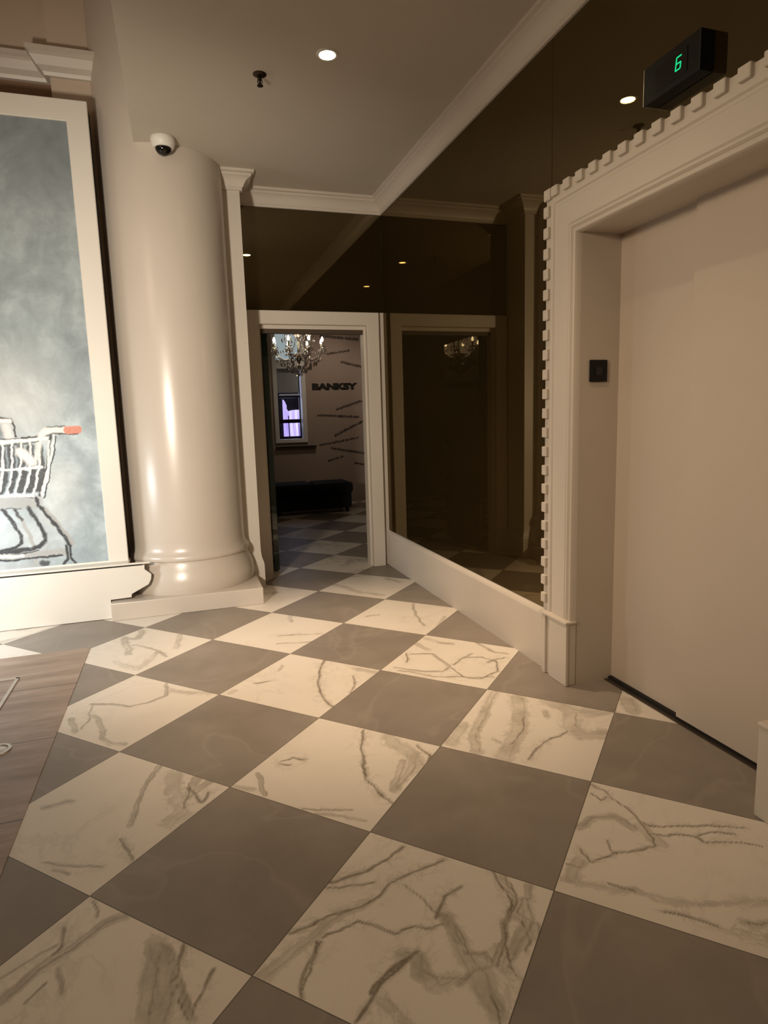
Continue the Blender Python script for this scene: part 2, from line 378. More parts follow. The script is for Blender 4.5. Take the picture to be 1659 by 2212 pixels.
# ---------------------------------------------------------------- floor
VEINS = """7 1 677,-189 723,-185 784,-176 859,-161 930,-119
6 1 521,-329 568,-329 617,-319 689,-313 773,-292 832,-256 908,-236 1021,-209
23 0.6 437,-444 496,-413 560,-370 606,-349 675,-317 739,-298
3 1 605,-376 662,-369 705,-354 745,-382 788,-428 841,-428 868,-449 927,-448
8 0.9 629,-628 669,-593 711,-560 760,-532 826,-502
20 0.6 821,-515 826,-565 830,-616 857,-608
4 0.9 587,-380 572,-435 544,-496 523,-524
22 0.5 699,-596 721,-645 742,-692
3 0.6 873,-277 901,-332 926,-431
4 0.8 656,-204 747,-221 788,-226
4 1 1683,-38 1714,-83 1709,-135 1714,-199 1707,-273 1720,-305 1813,-344 1991,-406
16 0.9 1502,-224 1575,-205 1635,-213 1656,-254 1669,-295
4 1 1707,-273 1691,-339 1671,-391 1579,-389 1536,-366 1441,-370
27 0.5 1696,-287 1690,-356 1691,-390
4 0.9 1697,-332 1757,-368 1815,-398 1828,-432 1903,-456 1968,-501
4 0.9 1828,-399 1896,-398 1939,-422
20 0.45 1317,-407 1387,-461 1481,-516 1554,-589 1626,-634 1730,-646 1789,-674
3 0.9 1431,-463 1472,-506 1481,-523
4 1 1499,-601 1540,-634 1597,-691
14 0.9 1672,-700 1703,-723 1737,-724
28 0.45 1613,-702 1685,-768
3 0.8 1542,-310 1531,-348 1536,-374
4 0.8 1362,-357 1396,-384
4 0.8 1657,-84 1653,-135 1694,-119
3 0.9 1439,-322 1436,-369
4 1 1142,-314 1134,-389 1122,-458 1083,-511 1048,-555 1027,-627 1023,-650
16 0.8 1216,-398 1181,-447 1155,-437 1122,-476 1155,-525 1139,-560
28 0.35 1027,-559 1019,-658 946,-748
3 0.8 1129,-509 1117,-563 1083,-595
3 0.9 945,-670 936,-720 932,-743
24 0.8 1721,778 1574,607 1453,455 1394,317
43 0.65 1798,682 1729,546 1636,401 1539,307 1477,241
6 1 1734,506 1650,395 1554,318
50 0.6 1922,591 1982,447 2111,435
43 0.7 1952,459 1865,347 1864,279 1966,256
6 1 1832,325 1732,297 1636,255 1558,195
39 0.7 2263,498 2214,375
18 0.6 1847,520 1825,471
11 0.5 1504,385 1519,347
21 0.6 1697,1622 1739,1526 1807,1472
10 0.9 1528,1417 1632,1374 1656,1229 1653,1146 1589,1111 1499,1147 1379,1257
7 0.9 1683,1176 1775,1247 1871,1230 1912,1125 1855,1003 1733,955 1654,1006 1652,1126
10 1 1775,1247 1846,1286
6 0.9 1513,1447 1463,1308
6 0.9 1381,1215 1513,1083 1661,1004 1801,947
12 0.8 1948,1439 1980,1254 2028,1211
9 0.9 1869,1142 1983,1162
28 0.5 1607,1581 1642,1441
9 1 1035,1528 974,1360 940,1218 922,1082 927,980 945,926
9 0.7 1129,1237 1103,1115 1062,1043
24 0.5 1168,1322 1264,1222
8 0.8 848,2032 978,2006 1103,1953
10 0.8 826,1880 950,1854 1043,1841
12 0.9 1483,2175 1568,2188
10 0.9 1888,2337 1822,2148 1783,1965 1775,1844
16 0.5 1982,1977 1848,1784
9 0.9 1020,651 983,563 962,511 954,422 936,303
39 0.6 1104,554 1109,478 1149,404 1132,279
8 0.9 1194,457 1205,360 1152,272
7 0.9 636,533 682,537 727,504
32 0.5 1473,3121 1617,2782 1744,2640
23 0.6 1934,3111 1996,2933
18 0.6 996,2434 979,2276
6 1 944,394 931,283 942,182 967,113
10 0.9 537,477 537,377 547,321
18 0.5 437,415 503,379
3 0.8 661,189 740,164 822,129
10 0.5 709,152 782,106 849,45
7 0.9 628,514 662,489
20 0.6 1095,266 1144,293
10 0.9 189,1516 178,1357 101,1304 19,1288 -68,1355 -161,1391
23 0.55 190,1423 292,1347 393,1307
6 0.7 -159,1374 -154,1233 -169,1125
14 0.7 -139,1257 -89,1135 -76,1008 -34,929 29,904
15 0.8 -229,1262 -195,1108
23 0.8 -82,2388 -33,2055
21 0.8 14,2493 6,2323 -54,2349
10 0.9 -28,2203 65,2139 132,2036 182,1919
18 0.7 104,1951 132,2036 166,1973
31 0.45 -101,1943 22,1783 105,1927
23 0.5 262,2301 228,2046
9 0.9 620,1343 699,1339
10 0.6 768,1460 795,1533
17 0.6 500,1264 529,1288
11 0.9 177,670 132,546 105,430 93,308
6 0.9 67,255 97,175 111,122
42 0.5 242,587 222,460 255,326 224,282
9 0.9 276,466 327,358 356,410
8 0.8 290,500 262,347
14 0.8 -216,532 -128,529
4 0.8 -156,203 -56,148 17,125
7 0.6 -121,154 -68,117
16 0.9 97,-116 49,-127 1,-163 -51,-208 -109,-246 -162,-288
5 0.8 18,-28 33,-93
8 0.8 -50,-98 -44,-167 -58,-193
8 0.5 -41,-241 -24,-321
3 0.8 -61,-275 -102,-319
30 0.8 186,-243 207,-318 213,-405 198,-483
8 0.9 253,-274 243,-361 221,-381
6 0.8 243,-432 273,-493
3 0.8 325,-373 309,-440 282,-477
7 0.5 -176,-228 -59,-161
37 0.5 -440,2898 -693,2666 -847,2614
26 0.5 -563,2905 -783,2825
10 1 1163,-327 1150,-419 1103,-490 1048,-551 993,-605 990,-560 940,-557 943,-482 939,-431 927,-410
26 0.8 939,-431 935,-541 949,-617 935,-714
17 0.8 1166,-443 1155,-509 1082,-563 1008,-624
17 0.8 791,-489 820,-514 811,-553 838,-590 891,-609
9 0.9 679,-573 741,-528 825,-501
10 0.8 886,-621 944,-601 982,-601
9 0.8 1030,-338 966,-352 909,-420
19 0.8 199,-245 184,-314 176,-394 169,-453
11 0.9 199,-245 240,-334 256,-409 281,-493
20 0.8 223,-343 229,-399 209,-443
9 0.7 596,-388 546,-458 526,-531
25 0.6 1409,-354 1338,-411
22 0.7 341,602 303,481 269,400 319,443 371,488
19 0.7 1168,397 1076,254 997,187 1092,352
31 0.6 1441,540 1338,410 1336,452"""
us = np.concatenate([[-3.4, -2.0], np.linspace(-0.9, 2.36, 544), [3.2, 5.0]])
vs = np.concatenate([[-4.3, -2.5], np.linspace(-1.3, 3.75, 842), [5.5, 8.6]])
U, V = np.meshgrid(us, vs)
wob = (vnoise(U, V, 14, 1) * 0.018 + vnoise(U, V, 45, 2) * 0.007, vnoise(U, V, 14, 3) * 0.018 + vnoise(U, V, 45, 4) * 0.007)
vein = np.zeros(U.shape); band = np.zeros(U.shape)
for l in VEINS.strip().split('\n'):
    a = l.split(); w = max(float(a[0]) / 1000 , 0.0035); st = float(a[1])
    pts = [tuple(float(v) / 1000 for v in p.split(',')) for p in a[2:]]
    if w > 0.0095:
        seg_mask(U, V, pts, w, band, min(1.0, st * 1.05), 0.75, wob)
        e0 = [(x + (0.5 * w), y) for x, y in pts]
        seg_mask(U, V, e0, 0.0034, vein, st * 0.85, 0.7, wob)
        seg_mask(U, V, [(x - .6 * w, y + .3 * w) for x, y in pts], 0.003, vein, st * 0.6, 0.7, wob)
    else:
        seg_mask(U, V, pts, max(w * 0.6, .0032), vein, min(1.0, st * 1.1), 0.7, wob)
        seg_mask(U, V, [(x + .004, y + .002) for x, y in pts], w * 2.2, band, st * 0.5, 0.9, wob)
        seg_mask(U, V, pts, w * 5.0, band, st * 0.30, 0.95, wob)
traced = ((U > -0.85) & (U < 2.3) & (V > -1.2) & (V < 3.0)).astype(float)
def _flat(name, us, vs, z, mat, attrs):
    U, V = np.meshgrid(us, vs); nu, nv = len(us), len(vs)
    return grid_obj(name, 0, 1, nu, 0, 1, nv, lambda a, b: np.stack([U.ravel(), V.ravel(), np.full(U.size, z)], 1), mat, attrs)
fl = _flat('floor', us, vs, 0.0, M['floor'], {'vein': vein, 'band': band, 'traced': traced})
fl['kind'] = 'structure'
struct('floor', box(new(), (-3.2, -4.2, -0.03), (-0.272, 2.262, 0.003)), M['wood'])

# ---------------------------------------------------------------- room shell
bm = new()
box(bm, (XW, -4.2, 0), (XW + .32, -0.38, H)); box(bm, (XW, 0.715, 0), (XW + .32, YB, H)); box(bm, (XW, -0.38, 2.155), (XW + .32, 0.715, H))
struct('wall_right', bm, M['wall'])
DX0, DX1, DZ = 1.035, 1.973, 2.152
bm = new()
box(bm, (-2.2, YB, 0), (DX0, YB + .13, H + .1)); box(bm, (DX1, YB, 0), (4.6, YB + .13, H)); box(bm, (DX0, YB, DZ), (DX1, YB + .13, H))
struct('wall_back', bm, M['wall'])
struct('ceiling', box(new(), (0.2, -4.2, H), (XW + .32, YB + .13, 5.5)), M['ceil'])
struct('ceiling', box(new(), (-3.2, -4.2, 5.5), (0.6, 3.6, 5.6)), M['tan'])
bm = new(); box(bm, (-3.2, 3.3, 0), (0.2, 3.5, 3.75)); struct('wall_back', bm, M['brown'])
bm = new(); box(bm, (-3.2, 3.3, 3.75), (0.2, 3.5, 5.5)); struct('wall_back', bm, M['tan'])
struct('wall_left', box(new(), (-3.3, -4.2, 0), (-3.2, 3.5, 5.5)), M['wall'])
struct('wall_front', box(new(), (-3.3, -4.3, 0), (XW + .32, -4.2, 5.5)), M['wall'])
# pier behind the column and flat pilaster left of it
struct('wall_pier', box(new(), (0.2, 3.28, 0), (0.912, YB, H)), M['trim'])
struct('wall_pilaster', box(new(), (-0.30, 3.2, 0), (0.2, 3.3, 5.5)), M['tan'])
bm = new(); cp = [(0, 3.67), (.03, 3.67), (.04, 3.69), (.07, 3.715), (.10, 3.76), (.10, 3.775), (.12, 3.785), (.12, 3.81), (0, 3.81)]
sweep(bm, [(0.1, 3.2), (-0.30, 3.2), (-0.30, 3.3), (-3.2, 3.3)], cp); struct('trim_2', bm, M['trim'])
# crown moulding
cr = [(0, 3.075), (.018, 3.075), (.018, 3.092), (.026, 3.098), (.034, 3.118), (.05, 3.140), (.072, 3.156), (.085, 3.162), (.085, 3.176), (.105, 3.182), (.105, 3.2), (0, 3.2)]
bm = new(); sweep(bm, [(XW, -4.2), (XW, YB), (0.912, YB), (0.912, 3.28), (0.55, 3.28)], cr)
struct('trim_1', bm, M['trim'], smooth=True, sharp=25)
# baseboards
bb = [(0, 0), (.028, 0), (.028, .292), (.022, .305), (.010, .316), (0, .32)]
bm = new(); sweep(bm, [(XW, 0.965), (XW, YB - .035)], bb); struct('baseboard_right', bm, M['trim'])
bp = [(0, 0), (.022, 0), (.022, .19), (.016, .22), (.006, .25), (0, .30)]
bm = new(); sweep(bm, [(0.912, 3.574), (0.912, 3.28), (0.84, 3.28)], bp); struct('baseboard_back', bm, M['trim'])
# back door casing, lining and open green leaf
bm = new(); Y0 = YB - .035
def plan_sweep(bm, path, prof, to3):
    """profile (d outward-left, h) along 2D path, mitred, placed by to3(a,b,h)"""
    P = [Vector(p) for p in path]; n = len(P); R = []
    for i in range(n):
        d0 = (P[i] - P[i - 1]).normalized() if i else (P[1] - P[0]).normalized()
        d1 = (P[i + 1] - P[i]).normalized() if i < n - 1 else d0
        n0 = Vector((-d0.y, d0.x)); n1 = Vector((-d1.y, d1.x)); m = n0 + n1; m = m / m.dot(n0)
        R.append([bm.verts.new(to3(P[i].x + m.x * d, P[i].y + m.y * d, h)) for d, h in prof])
    k = len(prof)
    for i in range(n - 1):
        for j in range(k):
            bm.faces.new((R[i][j], R[i][(j + 1) % k], R[i + 1][(j + 1) % k], R[i + 1][j]))
    bm.faces.new(R[0]); bm.faces.new(R[-1][::-1])
cas = [(0, YB), (0, Y0 + .004), (.004, Y0), (.106, Y0), (.11, Y0 + .004), (.11, YB)]
plan_sweep(bm, [(DX0, 0), (DX0, DZ), (DX1, DZ), (DX1, 0)], cas, lambda a, b, h: (a, h, b))
struct('trim_3', bm, M['trim'])
bm = new(); box(bm, (DX0, 3.64, 0), (DX0 + .018, 3.74, DZ)); box(bm, (DX1 - .018, 3.64, 0), (DX1, 3.74, DZ)); box(bm, (DX0 + .018, 3.64, DZ - .03), (DX1 - .018, 3.74, DZ))
struct('trim_4', bm, M['trim'])
struct('trim_5', box(new(), (DX0 + .018, 3.652, DZ - .065), (DX1 - .018, 3.70, DZ - .03)), M['shadehead'])  # strip under the head, soffit shade put into its colour
d2 = thing('door_2', (1.075, 3.76, 0), 'dark green door leaf standing open inside the back doorway', 'door', kind='structure')
ang = math.radians(92.0)
def leaf(bm):
    u = Vector((math.cos(ang), math.sin(ang), 0)); v = Vector((-u.y, u.x, 0)); o = Vector((1.102, 3.765, 0))
    return lambda a, b, z: tuple(o + u * a + v * b + Vector((0, 0, z)))
def obox(bm, f, a, b, bev=0.0):
    n0 = len(bm.verts); box(bm, a, b, bev)
    bm.verts.ensure_lookup_table()
    for v in bm.verts[n0:]: v.co = f(*v.co)
bm = new(); obox(bm, leaf(bm), (0.0, -0.026, 0.012), (0.90, 0.022, 2.12), .003); obj_from('door_leaf', bm, M['greendoor'], d2)
bm = new(); f = leaf(bm); tube(bm, [f(.84, -.022, 1.02), f(.84, -.07, 1.02), f(.72, -.07, 1.02)], .011); obj_from('door_handle', bm, M['chrome'], d2, smooth=True)

# ---------------------------------------------------------------- column
CX, CY = 0.36, 3.30
c = thing('column', (CX, CY, 0), 'thick round cream column with moulded base, under the dome camera', 'column')
obj_from('plinth', box(new(), (-.195, 2.778, 0), (.858, 3.275, .125), .005), M['column'], c)
pr = [(.0, .125), (.486, .125), (.493, .15), (.496, .185), (.492, .22), (.482, .258), (.468, .295), (.456, .325), (.450, .348), (.449, .356), (.457, .360), (.462, .372), (.462, .386), (.456, .402), (.448, .412), (.442, .424), (.437, .44), (.434, .46), (.432, .49)]
bm = new(); lathe(bm, pr, (CX, CY, 0), 96); obj_from('base_moulding', bm, M['column'], c, smooth=True, sharp=50)
bm = new(); lathe(bm, [(.432, .49), (.431, 1.2), (.430, 2.2), (.428, 3.2), (.424, 5.5)], (CX, CY, 0), 96); obj_from('shaft', bm, M['column'], c, smooth=True)

# ---------------------------------------------------------------- painting and its ledge
led = thing('display_ledge', (-1.2, 2.85, 0), 'long white boxed ledge on the floor carrying the shopping trolley painting', 'ledge')
edge = [(-2.6, .004), (-.198, .004), (-.198, .139), (-.062, .143), (-.058, .166), (.06, .225), (.078, .26), (.083, .296), (.04, .335), (.042, .366), (-2.6, .366)]
obj_from('front_board', prism(new(), edge, 1, 2.842, 2.858), M['whiteframe'], led)
obj_from('top_board', box(new(), (-2.6, 2.838, .376), (.082, 2.858, .389), .003), M['whiteframe'], led)
bm = new(); box(bm, (-2.6, 2.858, .002), (-.202, 3.19, .376)); box(bm, (-2.6, 2.858, .37), (-.062, 3.03, .389)); obj_from('carcass', bm, M['whiteframe'], led)
obj_from('shadow_gap', box(new(), (-2.6, 2.846, .366), (.03, 2.857, .376)), M['gap'], led)
pa = thing('painting', (-1.2, 2.9, .39), 'huge grey canvas of a shopping trolley in a flat white frame, left edge', 'painting')
FX0, FX1, FZ0, FZ1 = -2.45, -.066, .390, 3.432
bm = new(); plan_sweep(bm, [(FX0 + .131, FZ0), (FX0 + .131, FZ1 - .131), (FX1 - .131, FZ1 - .131), (FX1 - .131, FZ0)],
    [(0, 2.950), (0, 2.933), (.004, 2.929), (.127, 2.929), (.131, 2.933), (.131, 2.950)], lambda a, b, h: (a, h, b))
obj_from('frame', bm, M['whiteframe'], pa)
obj_from('bottom_fillet', box(new(), (FX0 + .131, 2.933, FZ0), (FX1 - .131, 2.950, FZ0 + .013)), M['whiteframe'], pa)
obj_from('backing', box(new(), (FX0 + .01, 2.951, FZ0), (FX1 - .006, 3.12, FZ1 - .01)), M['gap'], pa)
us = np.concatenate([[FX0 + .13, -1.7], np.linspace(-1.25, FX1 - .13, 300)]); vs = np.concatenate([np.linspace(FZ0 + .01, 1.62, 330), [2.0, 2.6, FZ1 - .13]])
U, V = np.meshgrid(us, vs)
wob = (vnoise(U, V, 22, 5) * .012 + vnoise(U, V, 70, 6) * .007, vnoise(U, V, 22, 7) * .012 + vnoise(U, V, 70, 8) * .007)
A = {k: np.zeros(U.shape) for k in ('haze', 'grey', 'dark', 'light', 'red')}
def st(k, w, *p, s=1.0, soft=.5): seg_mask(U, V, [(.346 + (a - .346) * 1.0151, 1.348 + (b - 1.348) * 1.0151) for a, b in p], w, A[k], s, soft, wob)
# pale ground under the trolley, then a plain wire trolley
st('haze', .16, (-1.2, .62), (-.62, .62), s=.25, soft=.9); st('haze', .12, (-.45, 1.0), (-.5, .75), s=.35, soft=.9); st('haze', .2, (-.62, 1.48), (-.9, 1.6), s=.4, soft=.95)
for k in range(12):                                                     # dark gaps of the basket
    x = -1.18 + k * .058
    st('dark', .024, (x, 1.225), (x + .012 - k * .002, 1.10), s=.92, soft=.3); st('dark', .023, (x + .004, 1.06), (x - .004 - k * .003, .945), s=.95, soft=.3)
st('light', .030, (-.66, 1.20), (-.60, 1.13), s=.9); st('light', .018, (-.545, 1.24), (-.565, 1.15), s=.8)
for k in range(14):                                                     # bars
    x = -1.21 + k * .056
    st('light', .0065, (x, 1.27), (x + .0 - k * .002, 1.08), (x - .012 - k * .0055, .915), s=.95)
st('light', .011, (-1.25, 1.262), (-.75, 1.262), (-.50, 1.285)); st('light', .009, (-1.25, 1.082), (-.55, 1.090)); st('light', .009, (-1.25, .925), (-.62, .905), s=.9)
st('dark', .004, (-1.25, 1.277), (-.64, 1.283), (-.52, 1.300)); st('dark', .006, (-1.25, 1.243), (-.72, 1.243), (-.54, 1.262), s=.8)
st('dark', .008, (-.472, 1.302), (-.492, 1.18), (-.53, 1.03), (-.575, .90)); st('light', .006, (-.452, 1.300), (-.474, 1.18), (-.512, 1.03), (-.565, .90)); st('dark', .004, (-.440, 1.290), (-.462, 1.18), (-.502, 1.03), (-.555, .885))
st('grey', .045, (-1.25, .868), (-.61, .858), s=.8, soft=.4); st('dark', .005, (-1.25, .915), (-.7, .905), (-.62, .893), s=.8); st('dark', .010, (-.60, .885), (-.592, .835), (-.565, .815)); st('dark', .004, (-1.25, .832), (-.70, .822), s=.7)
st('light', .018, (-.53, 1.300), (-.50, 1.330), (-.385, 1.336)); st('dark', .006, (-.64, 1.290), (-.55, 1.296), (-.515, 1.325), (-.48, 1.350), (-.38, 1.357)); st('dark', .006, (-.52, 1.296), (-.48, 1.312), (-.38, 1.308), (-.31, 1.307))
st('red', .024, (-.368, 1.331), (-.302, 1.331), soft=.25)
for x0, k, w in ((-1.05, 'dark', .011), (-.80, 'dark', .011), (-.655, 'dark', .014)):     # cradle hoops
    st(k, w, (x0, .822), (x0 + .05, .72), (x0 + .085, .64), (x0 + .082, .59), (x0 + .04, .555), (x0 - .10, .535), (x0 - .25, .525))
st('grey', .012, (-.735, .815), (-.695, .73), (-.66, .63), (-.645, .52), (-.645, .45)); st('dark', .010, (-.735, .815), (-.70, .745), s=.9)
st('dark', .011, (-.575, .812), (-.52, .72), (-.455, .61), (-.425, .545)); st('grey', .012, (-.555, .818), (-.50, .725), (-.436, .62), (-.408, .560))
st('grey', .024, (-1.25, .485), (-.47, .505), s=.85); st('dark', .007, (-1.25, .470), (-.75, .478), (-.48, .482)); st('dark', .004, (-1.25, .515), (-.8, .512), (-.62, .530)); st('light', .012, (-1.25, .50), (-.72, .507), s=.7)
st('dark', .009, (-.447, .545), (-.447, .46), (-.475, .425)); st('dark', .008, (-.428, .545), (-.428, .46), (-.405, .425)); st('dark', .020, (-.60, .440), (-.58, .436), s=.9); st('dark', .02, (-1.08, .436), (-1.06, .434), s=.9)
st('grey', .020, (-1.25, .425), (-.62, .435), s=.5)
st('dark', .006, (-1.25, 1.425), (-.78, 1.422), (-.69, 1.412), (-.675, 1.30)); st('light', .012, (-1.25, 1.408), (-.70, 1.402)); st('dark', .045, (-1.2, 1.33), (-.78, 1.33), s=.55, soft=.6); st('light', .03, (-.73, 1.36), (-.72, 1.31), s=.6)
grid_obj('canvas', 0, 1, len(us), 0, 1, len(vs), lambda a, b: np.stack([U.ravel(), np.full(U.size, 2.941), V.ravel()], 1), M['canvas'], A, pa)

# ---------------------------------------------------------------- lift: doors, surround, controls
d1 = thing('door_1', (2.36, .2, 0), 'cream two-panel sliding lift door recessed in the right wall', 'lift door', kind='structure')
obj_from('door_panel', box(new(), (2.352, .235, .016), (2.385, .735, 2.17), .002), M['liftdoor'], d1)
obj_from('door_panel', box(new(), (2.328, -.40, .016), (2.350, .247, 2.17), .002), M['liftdoor'], d1)
obj_from('sill', box(new(), (2.31, -.38, -.01), (2.40, .715, .004)), M['sill'], d1)
bm = new(); box(bm, (2.332, -.38, .004), (2.345, .247, .015)); box(bm, (2.335, .247, .004), (2.37, .715, .0155)); obj_from('sill_groove', bm, M['gap'], d1)
obj_from('shaft_back', box(new(), (2.40, -.40, 0), (2.44, .74, 2.18)), M['gap'], d1)
sr = thing('lift_surround', (2.12, .2, 0), 'cream moulded surround with dentil teeth framing the lift door', 'door surround')
OP = [(-.38, .332), (-.38, 2.15), (.715, 2.15), (.715, .332)]
prof = [(0, 2.1395), (0, 2.112), (.004, 2.104), (.010, 2.101), (.016, 2.104), (.019, 2.110), (.023, 2.112), (.026, 2.106), (.031, 2.099), (.037, 2.098), (.042, 2.102), (.045, 2.106),
        (.05, 2.100), (.148, 2.100), (.152, 2.106), (.160, 2.110), (.168, 2.108), (.174, 2.100), (.182, 2.097), (.190, 2.097), (.194, 2.106), (.240, 2.106), (.240, 2.1395)]
bm = new(); plan_sweep(bm, OP, prof, lambda a, b, h: (h, a, b)); obj_from('casing', bm, M['trim'], sr, smooth=True, sharp=32)
z = .375
first = None
def tooth(y0, z0, dy, dz):
    global first
    o = obj_from('dentil', box(new(), (2.088, 0, 0), (2.13, dy, dz), .003, 1), M['trim']); o.parent = sr
    o.location = Vector((0, y0, z0)) - sr.location
while z < 2.34:
    tooth(.917, z, .041, .050); z += .0948
y = -.48
while y < .86:
    tooth(y, 2.352, .050, .044); y += .0948
tooth(.905, 2.347, .052, .050)
for y0, y1, s in ((.712, .952, 1), (-.617, -.377, -1)):
    bm = new(); box(bm, (2.092, y0, 0), (2.1385, y1, .318), .004)
    inner = y0 if s > 0 else y1
    a, b = (inner + s * .155, inner + s * .178)
    box(bm, (2.078, min(inner - s * .004, inner + s * .148), 0), (2.096, max(inner - s * .004, inner + s * .148), .322), .004)
    box(bm, (2.078, min(inner + s * .185, inner + s * .21), 0), (2.096, max(inner + s * .185, inner + s * .21), .322), .003)
    box(bm, (2.072, min(inner - s * .006, inner + s * .245), .318), (2.1385, max(inner - s * .006, inner + s * .245), .332), .004)
    obj_from('plinth_block', bm, M['trim'], sr)
bt = thing('call_button', (2.235, .71, 1.537), 'black square call button plate on the left reveal of the lift', 'call button')
obj_from('plate', box(new(), (2.187, .706, 1.487), (2.283, .715, 1.588), .003), M['black'], bt)
obj_from('touch_pad', box(new(), (2.217, .7035, 1.517), (2.253, .7065, 1.553), .001), M['blackgloss'], bt)
ind = thing('floor_indicator', (2.1, .13, 2.45), 'black floor indicator box with a green number, on the mirror above the lift', 'indicator')
obj_from('housing', box(new(), (2.076, -.005, 2.462), (2.134, .262, 2.590), .004), M['black'], ind)
obj_from('display_window', box(new(), (2.0735, .05, 2.485), (2.077, .20, 2.565), .001), M['blackgloss'], ind)
obj_from('edge_strip', box(new(), (2.0765, .262, 2.464), (2.134, .2665, 2.588), .001), M['chrome'], ind)
bm = new()
def segm(y0, z0, y1, z1, w=.0042):
    # slanted seven-segment bar on the front face, seen from -X (left of digit = larger y)
    sl = lambda y, z: (y - (z - 2.525) * .12)
    d = Vector((y1 - y0, z1 - z0)).normalized(); n = Vector((-d.y, d.x)) * w / 2
    q = [(y0 + n.x, z0 + n.y), (y1 + n.x, z1 + n.y), (y1 - n.x, z1 - n.y), (y0 - n.x, z0 - n.y)]
    prism(bm, [(sl(a, b), b) for a, b in q], 0, 2.0722, 2.0733)
yl, yr, zt, zm, zb = .100, .078, 2.546, 2.526, 2.506
for s_ in ((yl, zt, yr, zt), (yl, zt, yl, zm), (yl, zm, yr, zm), (yr, zm, yr, zb), (yr, zb, yl, zb), (yl, zb, yl, zm)): segm(*s_)
obj_from('digit', bm, M['green'], ind)

# ---------------------------------------------------------------- mirror panels
def mirror(a, b, label, far=None):
    o = tag(obj_from('mirror_panel', box(new(), a, b, .0015, 1), M['mirror']), label, 'mirror', 'bronze mirror panels')
    return o
mirror((2.134, .960, .322), (2.14, 3.608, 3.074), 'tall bronze mirror on right wall between lift and back corner')
mirror((2.134, -4.19, 2.40), (2.14, .957, 3.074), 'bronze mirror strip high on the wall above the lift door')
mirror((.914, 3.604, 2.266), (2.132, 3.61, 3.074), 'bronze mirror on the back wall over the open doorway')

# ---------------------------------------------------------------- ceiling fittings
def downlight(y, x, label):
    t_ = thing('downlight', (x, y, H), label, 'ceiling light', 'recessed lobby downlights')
    bm = new(); lathe(bm, [(.041, -.002), (.043, -.006), (.053, -.006), (.057, -.001), (.057, .002), (.041, .002)], (x, y, H), 40); obj_from('trim_ring', bm, M['cam'], t_, smooth=True)
    bm = new(); lathe(bm, [(0, -.003), (.040, -.003), (.040, .001), (0, .001)], (x, y, H), 32); obj_from('lens', bm, M['lamp'], t_)
    return t_
downlight(1.59, 1.21, 'round recessed downlight, glowing, in the ceiling beside the sprinkler')
downlight(.20, 1.25, 'round recessed downlight in the ceiling in front of the lift door')
s = thing('sprinkler', (.9, 1.865, H), 'small dark fire sprinkler on the ceiling between camera and downlight', 'sprinkler')
bm = new(); lathe(bm, [(0, 0), (.036, 0), (.036, -.004), (.026, -.010), (.013, -.014), (0, -.014)], (.9, 1.865, H), 28); obj_from('escutcheon', bm, M['darkmetal'], s, smooth=True)
bm = new(); lathe(bm, [(0, -.014), (.010, -.014), (.010, -.030), (.006, -.034), (.005, -.056), (0, -.056)], (.9, 1.865, H), 16)
for k in (-1, 1): tube(bm, [(.9 + k * .010, 1.865, H - .026), (.9 + k * .013, 1.865, H - .04), (.9 + k * .003, 1.865, H - .056)], .0025, 6)
obj_from('nozzle', bm, M['darkmetal'], s, smooth=True)
bm = new(); lathe(bm, [(0, -.056), (.016, -.056), (.017, -.059), (0, -.060)], (.9, 1.865, H), 20); obj_from('deflector', bm, M['darkmetal'], s)
cx, cy = .385, 2.795
s = thing('security_camera', (cx, cy, H), 'white dome security camera with black eyeball on the ceiling by the column', 'camera')
bm = new(); lathe(bm, [(0, 0), (.076, 0), (.080, -.006), (.078, -.030), (.070, -.052), (.060, -.062), (0, -.062)], (cx, cy, H), 48); obj_from('housing', bm, M['cam'], s, smooth=True)
bm = new(); ball(bm, (cx, cy, H - .060), .052, sz=.92, seg=32); obj_from('eyeball', bm, M['blackgloss'], s, smooth=True)

# ---------------------------------------------------------------- floor fittings in the wood
fb = thing('floor_box', (-.75, 1.66, .003), 'rectangular metal edged floor box set in the wood floor', 'floor box')
bm = new()
for a, b in (((-.93, 1.43), (-.58, 1.448)), ((-.93, 1.872), (-.58, 1.89)), ((-.93, 1.43), (-.912, 1.89)), ((-.598, 1.43), (-.58, 1.89))): box(bm, (*a, .002), (*b, .009), .002, 1)
obj_from('rim', bm, M['brass'], fb); obj_from('lid', box(new(), (-.912, 1.448, .001), (-.598, 1.872, .005)), M['wood'], fb)
fs = thing('floor_socket', (-.485, 1.045, .003), 'round metal cover plate in the wood floor at the left edge', 'floor socket')
bm = new(); lathe(bm, [(.036, .003), (.040, .008), (.052, .008), (.056, .003)], (-.485, 1.045, 0), 40); obj_from('ring', bm, M['brass'], fs, smooth=True)
bm = new(); lathe(bm, [(0, .006), (.030, .006), (.036, .004), (.036, .002), (0, .002)], (-.485, 1.045, 0), 32); obj_from('cap', bm, M['brass'], fs, smooth=True)

